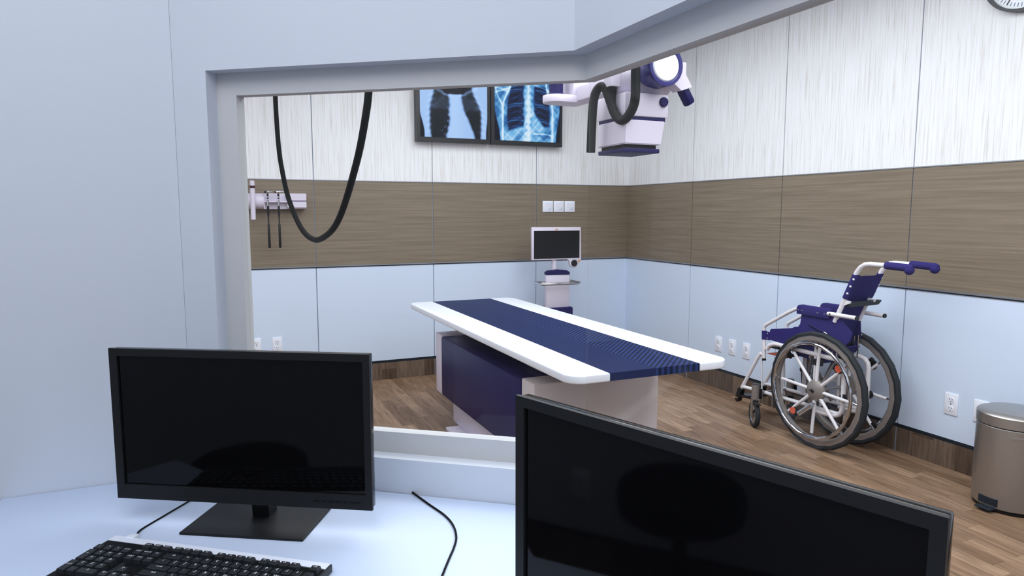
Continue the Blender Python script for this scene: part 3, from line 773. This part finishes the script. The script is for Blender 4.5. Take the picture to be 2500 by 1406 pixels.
for xh, kind, lab in ((.372, 0, 'black and chrome examination scope hanging on the left of the rail'), (.446, 1, 'black and chrome examination scope hanging on the rail beside the cable loop')):
    s_ = thing('examination_scope', lab, 'medical instrument', (xh, yf-.02, 1.09), 0, 'scopes on the diagnostic rail')
    yy = yf-.018
    m = MB(); m.tube([(xh, yy, 1.492), (xh, yy, 1.474), (xh, yy, 1.472), (xh, yy, 1.45)], [.007, .007, .006, .006], 12); m.build('neck', 'black_plastic', s_)
    m = MB(); m.cyl((xh, yy, 1.462), (xh, yy, 1.472), .0072, seg=14); m.cyl((xh, yy, 1.397), (xh, yy, 1.438), .0072, seg=14); m.build('chrome_ring', 'chrome', s_)
    m = MB()
    if kind == 0: m.ball((xh-.016, yy, 1.501), .0095, 14, 1); m.ball((xh+.004, yy, 1.503), .0095, 14, 0); m.cyl((xh+.006, yy, 1.503), (xh+.03, yy-.005, 1.506), .004, .002, 10, 0)
    else: m.tube([(xh-.026, yy, 1.501), (xh-.014, yy, 1.503)], .008, 12, mi=1); m.tube([(xh-.016, yy, 1.503), (xh+.006, yy, 1.504), (xh+.038, yy, 1.508)], [.0085, .008, .0035], 12, mi=0)
    m.build('head', ['chrome', 'black_plastic'], s_)
    m = MB(); m.tube([(xh, yy, 1.442), (xh, yy, 1.41), (xh, yy, 1.395), (xh, yy, 1.34), (xh, yy, 1.32), (xh, yy, 1.275), (xh, yy, 1.265), (xh, yy, 1.10), (xh, yy, 1.094)], [.007, .006, .0085, .0075, .0048, .0048, .0085, .0095, .006], 12); m.build('handle', 'black_plastic', s_)

# ------------------------------------------------------------------ monitor cart
cx, cyy = 2.585, 5.0
t = thing('patient_monitor_cart', 'white and navy patient monitor cart behind the table by the back wall', 'medical cart', (cx, cyy, 0))
yf = 4.985
m = MB()
ol = [(2.358, 1.236), (2.809, 1.233), (2.817, .968), (2.812, .945)] + [(2.748+.040*math.cos(math.radians(a)), .934+.040*math.sin(math.radians(a))) for a in range(-20, -181, -20)] + [(2.700, .955), (2.688, .966), (2.362, .968)]
m.prism(ol, yf, yf+.028, ax='Y', bev=.005); m.build('display_housing', 'device_white', t)
m = MB(); m.box(2.376, 2.797, yf-.0015, yf+.002, .978, 1.206); m.build('display', 'device_screen', t, smooth=0)
m = MB(); m.lathe([(0, yf-.012), (.024, yf-.012), (.028, yf-.006), (.028, yf+.002)], (2.748, 0, .935), 'Y', 24); m.build('rotary_knob', 'black_plastic', t)
m = MB(); m.box(2.786, 2.802, yf-.003, yf+.002, .946, .960, bev=.001); m.box(2.57, 2.592, yf-.002, yf+.002, 1.2135, 1.2195); m.build('amber_badge', 'amber', t, smooth=0)
m = MB(); m.box(2.555, 2.585, yf+.012, yf+.038, .87, 1.0); m.build('display_stem', 'device_white', t)
# trunk
m = MB(); m.prism([(2.477, .848), (2.691, .843), (2.689, .866), (2.66, .88), (2.584, .888), (2.50, .880), (2.477, .868)], 4.95, 5.0, ax='Y', bev=.003); m.build('trunk_cap', 'navy', t)
MB().box(2.478, 2.69, 4.955, 4.995, .57, .848, bev=.006).build('trunk', 'device_white', t)
m = MB(); m.prism(rounded(2.468, 2.715, 4.925, 5.105, .02, (1, 1, 1, 1)), .25, .575, bev=.012, seg=3); m.build('lower_housing', 'navy', t)
m = MB(); m.tube([(2.50, 4.985, .775), (2.50, 5.07, .775), (2.43, 5.07, .775), (2.42, 5.06, .775), (2.42, 4.925, .775), (2.44, 4.905, .775), (2.748, 4.905, .775), (2.768, 4.925, .775), (2.768, 5.06, .775), (2.758, 5.07, .775), (2.67, 5.07, .775), (2.67, 4.985, .775)], .0115, 12); m.build('push_rail', 'chrome', t)
MB().box(2.40, 2.78, 4.86, 5.14, .075, .12, bev=.012).build('cart_base', 'device_white', t)
MB().box(2.53, 2.65, 4.97, 5.06, .11, .26).build('base_post', 'device_white', t)
for px in (2.43, 2.75):
    for py in (4.89, 5.11):
        m = MB(); m.cyl((px-.012, py, .034), (px+.012, py, .034), .034, seg=20); m.cyl((px, py, .05), (px, py, .08), .012, seg=10); m.build('caster', 'hose_black', t)

# ------------------------------------------------------------------ pedal bin
bx, by, br = 3.335, 1.855, .148
t = thing('pedal_bin', 'brushed steel pedal bin by the right wall at the right edge', 'bin', (bx, by, 0))
m = MB(); m.lathe([(0, .012), (br*.93, .012), (br*.99, .02), (br, .04), (br, .388), (br-.004, .392)], (bx, by, 0), 'Z', 64); m.build('bin_body', 'steel', t)
m = MB(); m.lathe([(br-.02, 0), (br*.95, 0), (br*.97, .012), (br-.02, .013)], (bx, by, 0), 'Z', 64); m.build('base_rim', 'black_plastic', t)
m = MB(); m.lathe([(br-.006, .388), (br-.002, .388), (br-.002, .396), (br-.006, .396)], (bx, by, 0), 'Z', 64); m.build('seal_ring', 'dark_recess', t)
m = MB(); m.lathe([(br-.01, .3955), (br+.002, .3955), (br+.002, .440), (br-.003, .447), (br*.8, .457), (br*.4, .463), (0, .465)], (bx, by, 0), 'Z', 64); m.build('lid', 'steel', t)
da = math.radians(177); dv = Vector((math.cos(da), math.sin(da), 0)); dn = Vector((-dv.y, dv.x, 0))
M_ = Matrix(((dv.x, dn.x, 0, bx), (dv.y, dn.y, 0, by), (0, 0, 1, 0), (0, 0, 0, 1)))
m = MB(); m.prism([(br-.02, -.038), (br+.035, -.034), (br+.035, .034), (br-.02, .038)], .012, .018, M=M_, bev=.002); m.prism([(br-.012, -.045), (br+.002, -.04), (br+.002, .04), (br-.012, .045)], .03, .062, M=M_); m.build('pedal', 'dark_recess', t)
m = MB(); m.ring(br+.0035, br-.002, .353, .361, (bx, by, 0), 'Z', 24, a0=math.radians(205), a1=math.radians(300)); m.build('bail_handle', 'steel', t)

# ------------------------------------------------------------------ wheelchair (front towards +y, rails at x = +-.095)
WC = thing('wheelchair', 'white framed wheelchair with navy seat parked by the right wall', 'wheelchair', (3.26, 2.795, 0))
def L(mb, name, mats, parent, **kw): return mb.build(name, mats, parent, world=False, **kw)
RX, WX = .095, .125
for s in (-1, 1):
    x = s*RX
    # big wheel: rim carries tyre, spokes, hub, push rim
    wx = s*WX; wc = (0, .005, .338)
    m = MB(); m.lathe([(.318, wx-.016), (.318, wx+.016), (.292, wx+.0155), (.281, wx+.010), (.281, wx-.010), (.292, wx-.0155), (.318, wx-.016)], wc, 'X', 24)
    wheel = L(m, 'wheel', 'rim_grey', WC, smooth=20)
    m = MB(); m.lathe([(.316, wx-.0165), (.331, wx-.019), (.340, wx-.009), (.340, wx+.009), (.331, wx+.019), (.316, wx+.0165), (.316, wx-.0165)], wc, 'X', 22)
    L(m, 'tyre', 'tyre', wheel, smooth=20)
    for k in range(8):
        a = math.radians(45*k+3); d = Vector((0, math.cos(a), math.sin(a)))
        c = Vector((wx+s*.004, wc[1], wc[2]))
        m = MB(); m.cyl(c+d*.04, c+d*.255, .0098, .0092, 12); L(m, 'spoke', 'tube_white', wheel)
        m = MB(); m.cyl(c+d*.252, c+d*.294, .0062, .0062, 10); L(m, 'spoke_end', 'chrome', wheel)
    m = MB(); m.lathe([(0, wx+s*.03), (.018, wx+s*.029), (.05, wx+s*.018), (.062, wx+s*.008), (.062, wx-s*.006), (.02, wx-s*.02), (0, wx-s*.02)], wc, 'X', 28); L(m, 'hub', 'hub_grey', wheel)
    m = MB(); m.lathe([(0, wx+s*.036), (.009, wx+s*.035), (.0145, wx+s*.028)], wc, 'X', 16); m.box(wx+s*.030-.002, wx+s*.030+.002, wc[1], wc[1]+.026, wc[2]-.002, wc[2]+.002); L(m, 'hub_cap', 'black_plastic', wheel)
    m = MB(); pr = [(wx+s*.036, wc[1]+.012+.274*math.cos(2*PI*k/24), wc[2]+.274*math.sin(2*PI*k/24)) for k in range(24)]
    m.tube(pr, .0102, 12, closed=True)
    L(m, 'push_rim', 'chrome', wheel, smooth=25)
    for k in (1, 5):
        a = math.radians(45*k+3) if False else math.radians({1: 128, 5: 308}[k]); d = Vector((0, math.cos(a), math.sin(a))); e_ = Vector((0, -d.z, d.y))
        c = Vector((wx+s*.004, wc[1], wc[2]))+d*.218
        off = e_*(.022)
        m = MB(); m.cyl(c+off-Vector((s*.004, 0, 0)), c+off+Vector((s*.008, 0, 0)), .029, seg=20)
        m.cyl(c-d*.026, c-d*.008, .0125, seg=12); m.cyl(c+d*.008, c+d*.026, .0125, seg=12)
        L(m, 'reflector_clamp', 'black_plastic', wheel)
        m = MB(); m.cyl(c+off+Vector((s*.008, 0, 0)), c+off+Vector((s*.0105, 0, 0)), .021, seg=20); L(m, 'reflector', 'reflector_orange', wheel)
    for a in (math.radians(38), math.radians(222)):
        d = Vector((0, math.cos(a), math.sin(a))); c = Vector((wx-s*.006, wc[1], wc[2]))+d*.27
        m = MB(); m.box(-.008, .008, -.022, .022, -.014, .014, bev=.004, M=Matrix.Translation(c) @ Matrix.Rotation(a, 4, 'X')); L(m, 'rim_clip', 'black_plastic', wheel)
    m = MB(); m.cyl((wx+s*.03, .006, .254), (wx+s*.042, .084, .184), .0145, seg=20); m.cyl((wx+s*.01, .003, .262), (wx+s*.035, .006, .254), .006, seg=10); L(m, 'release_lever', 'chrome', wheel)
    # back tube with push handle
    bt = [(x, -.40, 1.0825), (x, -.275, 1.0835), (x, -.245, 1.079), (x, -.218, 1.062), (x, -.197, 1.035), (x, -.188, 1.015), (x, -.08, .764), (x, -.072, .745)]
    m = MB(); m.tube(bt, .0128, 14); L(m, 'back_tube', 'tube_white', WC)
    m = MB(); m.tube([(x, -.366, 1.083), (x, -.368, 1.083), (x, -.50, 1.0785), (x, -.512, 1.076)], [.017, .0195, .0195, .014], 18); m.ball((x, -.497, 1.068), .024, 18, sc=(.95, 1, 1))
    L(m, 'push_grip', 'navy_cloth', WC)
    # armrest
    m = MB(); m.prism([(.190, .757), (.190, .797), (.180, .810), (.165, .814), (-.030, .814), (-.042, .808), (-.046, .797), (-.040, .757)], x-.017, x+.017, ax='X', bev=.006)
    pad = L(m, 'arm_pad', 'navy_cloth', WC)
    for ry in (.174, .148, .035, -.015):
        m = MB(); m.lathe([(0, x+s*.0205), (.0042, x+s*.0195), (.0058, x+s*.016)], (0, ry, .782), 'X', 12); L(m, 'stud', 'chrome', pad)
    m = MB(); m.tube([(x, .195, .789), (x, .26, .757), (x, .44, .652), (x, .455, .638), (x, .457, .618), (x, .447, .430)], .0115, 14); L(m, 'arm_tube', 'tube_white', WC)
    m = MB(); m.cyl((x, .4478, .436), (x, .4466, .421), .0122, seg=14); L(m, 'tube_plug', 'black_plastic', WC)
    m = MB(); m.tube([(x+s*.012, -.034, .788), (x+s*.012, -.222, .788)], .0118, 14); L(m, 'tipping_tube', 'tube_white', WC)
    m = MB(); m.cyl((x+s*.012, -.219, .788), (x+s*.012, -.227, .788), .0122, seg=14); m.cyl((x+s*.0225, -.055, .788), (x+s*.0245, -.055, .788), .005, seg=10); L(m, 'tube_cap', 'black_plastic', WC)
    # side cloth
    sk = [(.160, .770), (.168, .700), (.185, .676), (.245, .660), (.397, .631), (.404, .622), (.410, .563), (.20, .553), (-.06, .575), (-.09, .65), (-.08, .76)] if s > 0 else [(.160, .770), (.168, .700), (.185, .676), (.245, .660), (.397, .631), (.404, .622), (.410, .563), (.20, .553), (-.12, .585), (-.177, .655), (-.190, .70), (-.120, .76)]
    m = MB(); m.prism(sk, x-.0035, x+.0035, ax='X'); L(m, 'side_panel', 'navy_cloth', WC, smooth=0)
    m = MB(); m.tube([(x, .4565, .612), (x, .4537, .557)], .0145, 14); m.box(x-.003, x+.003, .405, .45, .557, .610); strap = L(m, 'side_strap', 'navy_cloth', WC)
    for rz in (.569, .598):
        m = MB(); m.ball((x+s*.004, .424, rz), .0045, 10); L(m, 'stud', 'chrome', strap)
    # seat tube, rear hoop and lower rail in one bent tube
    hp = [(x, .425, .497), (x, .405, .527), (x, .36, .543), (x, .30, .544), (x, .0, .536), (x, -.095, .536), (x, -.125, .528), (x, -.145, .508), (x, -.151, .48), (x, -.154, .285), (x, -.148, .25), (x, -.130, .228), (x, -.105, .216), (x, -.07, .210), (x, .03, .208)]
    m = MB(); m.tube(hp, .0135, 14); L(m, 'seat_tube', 'tube_white', WC)
    m = MB(); m.tube([(x, .632, .209), (x, .47, .216), (x, -.14, .231)], .0115, 14); L(m, 'lower_rail', 'tube_white', WC)
    m = MB(); m.cyl((x, .046, .64), (x, .044, .222), .0105, seg=14); L(m, 'side_post', 'tube_white', WC)
    m = MB(); m.cyl((x, .30, .544), (x, .296, .214), .0125, seg=14); L(m, 'front_post', 'tube_white', WC)
    m = MB(); m.tube([(x, .474, .464), (x, .50, .43), (x, .62, .222), (x, .634, .196)], .0115, 14); L(m, 'leg_tube', 'tube_white', WC)
    m = MB(); m.cyl((x, .468, .462), (x, .452, .174), .0052, seg=10); m.box(x-.01, x+.01, .45, .49, .455, .462); L(m, 'leg_rod', 'tube_white', WC)
    # foot plate
    m = MB(); m.box(-.048, .048, -.058, .058, -.009, .009, bev=.005, M=Matrix.Translation((x-s*.035, .607, .148)) @ Matrix.Rotation(math.radians(-8), 4, 'X'))
    m.prism([(.64, .205), (.66, .19), (.682, .112), (.665, .098), (.648, .106), (.618, .19)], x-.016, x+.016, ax='X', bev=.003); fp = L(m, 'foot_plate', 'black_plastic', WC)
    m = MB(); m.box(x-.017, x+.017, .652, .674, .124, .132); L(m, 'foot_plate_band', 'steel', fp)
    # caster
    kx = -.167 if s < 0 else .125; ky = .435
    SW = Matrix.Translation((kx, ky, 0)) @ Matrix.Rotation(math.radians(-27), 4, 'Z') @ Matrix.Translation((-kx, -ky, 0))
    def sw(mb): bmesh.ops.transform(mb.bm, matrix=SW, verts=mb.bm.verts); return mb
    m = MB(); m.cyl((kx, ky, .187), (kx, ky, .277), .0235, seg=24); m.box(min(kx, x), max(kx, x), ky-.012, ky+.012, .205, .228); cas = L(m, 'caster_housing', 'hub_grey', WC)
    m = MB(); m.cyl((kx, ky, .274), (kx, ky, .281), .022, seg=24); m.box(kx+.016, kx+.03, ky-.03, ky-.01, .185, .25, bev=.003); L(m, 'housing_cap', 'black_plastic', cas)
    m = MB()
    for q in (-1, 1): m.prism([(ky-.018, .183), (ky+.018, .183), (ky+.016, .09), (ky+.006, .064), (ky-.010, .064), (ky-.010, .09)], kx+q*.019-.003, kx+q*.019+.003, ax='X')
    m.box(kx-.022, kx+.022, ky-.018, ky+.018, .178, .187); L(sw(m), 'caster_fork', 'steel', cas)
    m = MB(); m.lathe([(.062, kx-.013), (.078, kx-.014), (.085, kx-.006), (.085, kx+.006), (.078, kx+.014), (.062, kx+.013), (.062, kx-.013)], (0, ky, .086), 'X', 28); L(sw(m), 'caster_tyre', 'tyre', cas)
    m = MB(); m.lathe([(0, kx-.012), (.018, kx-.012), (.03, kx-.006), (.055, kx-.007), (.063, kx-.012), (.063, kx+.012), (.055, kx+.007), (.03, kx+.006), (.018, kx+.012), (0, kx+.012)], (0, ky, .086), 'X', 28); L(sw(m), 'caster_wheel', 'chrome', cas)
    m = MB(); m.box(kx-.016, kx+.016, ky-.075, ky-.03, .158, .165, bev=.002); L(sw(m), 'mud_guard', 'black_plastic', cas)
    # brake
    m = MB(); m.tube([(x+s*.008, .10, .708), (x+s*.008, .02, .683), (x+s*.008, -.015, .676)], .0055, 10); br_ = L(m, 'brake_lever', 'navy', WC)
    m = MB(); m.tube([(x+s*.01, -.012, .677), (x+s*.01, -.03, .672), (x+s*.01, -.044, .655), (x+s*.01, -.046, .57)], .0045, 10); L(m, 'brake_hook', 'chrome', br_)
    m = MB()
    for ry, rz in ((-.06, .655), (-.085, .665)):
        m.tube([(x-s*.012, ry-.02, rz), (x-s*.012, ry-.004, rz), (x-s*.012, ry, rz-.006), (x-s*.012, ry, .53)], .0042, 8)
    L(m, 'rear_hooks', 'chrome', WC)
    # knobs on the frame
    m = MB(); m.cyl((x, -.04, .60), (x, .03, .58), .017, seg=12); m.box(x-.014, x+.014, .0, .07, .475, .515, bev=.006); m.cyl((x+s*.0, .32, .37), (x+s*.02, .32, .37), .018, seg=12); m.cyl((x, -.16, .33), (x+s*.012, -.16, .33), .024, seg=14)
    L(m, 'frame_clamp', 'black_plastic', WC)
# cloth back between the tubes
def along(z): return -.188+(1.015-z)*(.108/.251)
m = MB()
pts = [(along(1.018), 1.018), (along(.888), .888)]
b_ = bmesh.new()
xs = [-RX-.0165, -RX-.012, -RX+.010, -.05, 0, .05, RX-.010, RX+.012, RX+.0165]; sag = [0, -.011, -.013, .006, .012, .006, -.013, -.011, 0]
def back_sheet(z0, z1, th, pull):
    v = {}
    for i, (xx, sg) in enumerate(zip(xs, sag)):
        for j in range(5):
            z = z0+(z1-z0)*j/4
            v[i, j, 0] = b_.verts.new((xx, along(z)+sg*pull-th/2, z-(.010 if pull and j == 4 and 2 < i < 6 else 0)))
            v[i, j, 1] = b_.verts.new((xx, along(z)+sg*pull+th/2, z-(.010 if pull and j == 4 and 2 < i < 6 else 0)))
    n = len(xs)
    for i in range(n-1):
        for j in range(4):
            b_.faces.new([v[i, j, 0], v[i+1, j, 0], v[i+1, j+1, 0], v[i, j+1, 0]]); b_.faces.new([v[i, j, 1], v[i, j+1, 1], v[i+1, j+1, 1], v[i+1, j, 1]])
        b_.faces.new([v[i, 0, 0], v[i, 0, 1], v[i+1, 0, 1], v[i+1, 0, 0]]); b_.faces.new([v[i, 4, 0], v[i+1, 4, 0], v[i+1, 4, 1], v[i, 4, 1]])
    for i in (0, n-1):
        for j in range(4): b_.faces.new([v[i, j, 0], v[i, j+1, 0], v[i, j+1, 1], v[i, j, 1]])
back_sheet(.886, 1.02, .004, 1.)
m._add(b_)
for s in (-1, 1): m.tube([(s*RX, along(1.02), 1.02), (s*RX, along(.886), .886)], .0162, 16)
bk = L(m, 'backrest', 'navy_cloth', WC)
for s in (-1, 1):
    for z in (.995, .955, .915):
        m = MB(); m.ball((s*(RX+.0135), along(z)-.010, z), .0064, 12); L(m, 'stud', 'tube_white', bk)
m = MB(); m.prism([(along(.888)-.002, .888), (along(.70)-.002, .70), (along(.66), .64), (along(.66)+.006, .64), (along(.70)+.004, .70), (along(.888)+.004, .888)], -RX+.006, RX-.006, ax='X'); L(m, 'lower_back', 'navy_cloth', WC, smooth=0)
m = MB(); m.prism([(-RX-.004, .868), (RX+.055, .868), (RX+.06, .862), (RX+.035, .842), (-RX+.002, .838)], -.162, -.138, ax='Y'); L(m, 'back_brace', 'black_plastic', WC, smooth=0)
m = MB()
for s in (-1, 1): m.prism([(along(.87)-.012, .875), (along(.84)-.005, .84), (-.165, .86), (-.168, .872)], s*RX-.006, s*RX+.006, ax='X')
L(m, 'brace_bracket', 'tube_white', WC, smooth=0)
# seat sling
m = MB(); m.prism([(.41, .560), (.41, .566), (.2, .560), (.0, .558), (-.06, .562), (-.085, .60), (-.09, .595), (-.065, .555), (.0, .551), (.2, .553)], -RX+.003, RX-.003, ax='X')
m.prism([(.24, .555), (.24, .495), (.02, .487), (.02, .555)], -.06, .06, ax='X'); L(m, 'seat', 'navy_cloth', WC, smooth=0)
# cross brace under the seat
m = MB(); m.cyl((-RX, .06, .23), (RX, .06, .52), .011, seg=12); m.cyl((RX, .085, .23), (-RX, .085, .52), .011, seg=12); L(m, 'cross_brace', 'hub_grey', WC)
m = MB(); m.cyl((-WX, .005, .338), (WX, .005, .338), .009, seg=12); m.cyl((-RX, .435, .217), (RX, .435, .217), .008, seg=12); L(m, 'axle', 'steel', WC)
m = MB(); m.prism([(.42, .474), (.36, .487), (.24, .488), (.24, .480), (.36, .472)], -RX-.012, -.02, ax='X'); L(m, 'calf_pad', 'rust_red', WC, smooth=0)
m = MB(); m.box(-RX-.004, RX+.004, .33, .42, .512, .523, bev=.003); L(m, 'front_strap', 'black_plastic', WC)

# ------------------------------------------------------------------ lamps: ceiling panels of both rooms
def area(name, loc, sx, sy, power, col, rot=(0, 0, 0)):
    l = bpy.data.lights.new(name, 'AREA'); l.shape = 'RECTANGLE'; l.size = sx; l.size_y = sy; l.energy = power; l.color = col
    o = bpy.data.objects.new(name, l); COL.objects.link(o); o.location = loc; o.rotation_euler = rot
    return o
COOL = (.93, .96, 1.0)
area('ceiling_lamp', (1.85, 1.5, CEIL-.02), 1.6, 6.0, 149, COOL)
area('ceiling_lamp', (-.5, 3.2, CEIL-.02), 2.6, 2.2, 55, COOL)
area('ceiling_lamp', (-.42, -.05, CEIL-.02), 1.2, 2.3, 38, (.965, .98, 1.0))
w = bpy.data.worlds.new('room_air'); S.world = w; w.use_nodes = True
w.node_tree.nodes['Background'].inputs['Color'].default_value = (.8, .87, 1, 1)
w.node_tree.nodes['Background'].inputs['Strength'].default_value = .1

# ------------------------------------------------------------------ camera
c = bpy.data.cameras.new('camera'); cam = bpy.data.objects.new('camera', c); COL.objects.link(cam)
c.sensor_width = 36; c.sensor_fit = 'HORIZONTAL'; c.lens = 1660.0/2500*36; c.clip_start = .02
cam.location = (0, 0, H)
cam.rotation_euler = (PI/2-math.radians(6.3226), 0, -math.radians(23.637))
S.camera = cam
S.view_settings.view_transform = 'Standard'; S.view_settings.look = 'None'
S.view_settings.gamma = 1; S.view_settings.use_curve_mapping = False; S.view_settings.exposure = 0.0
S.cycles.use_denoising = True
S.cycles.max_bounces = 10; S.cycles.diffuse_bounces = 5; S.cycles.glossy_bounces = 4; S.cycles.transparent_max_bounces = 12
S.cycles.caustics_reflective = False; S.cycles.caustics_refractive = False
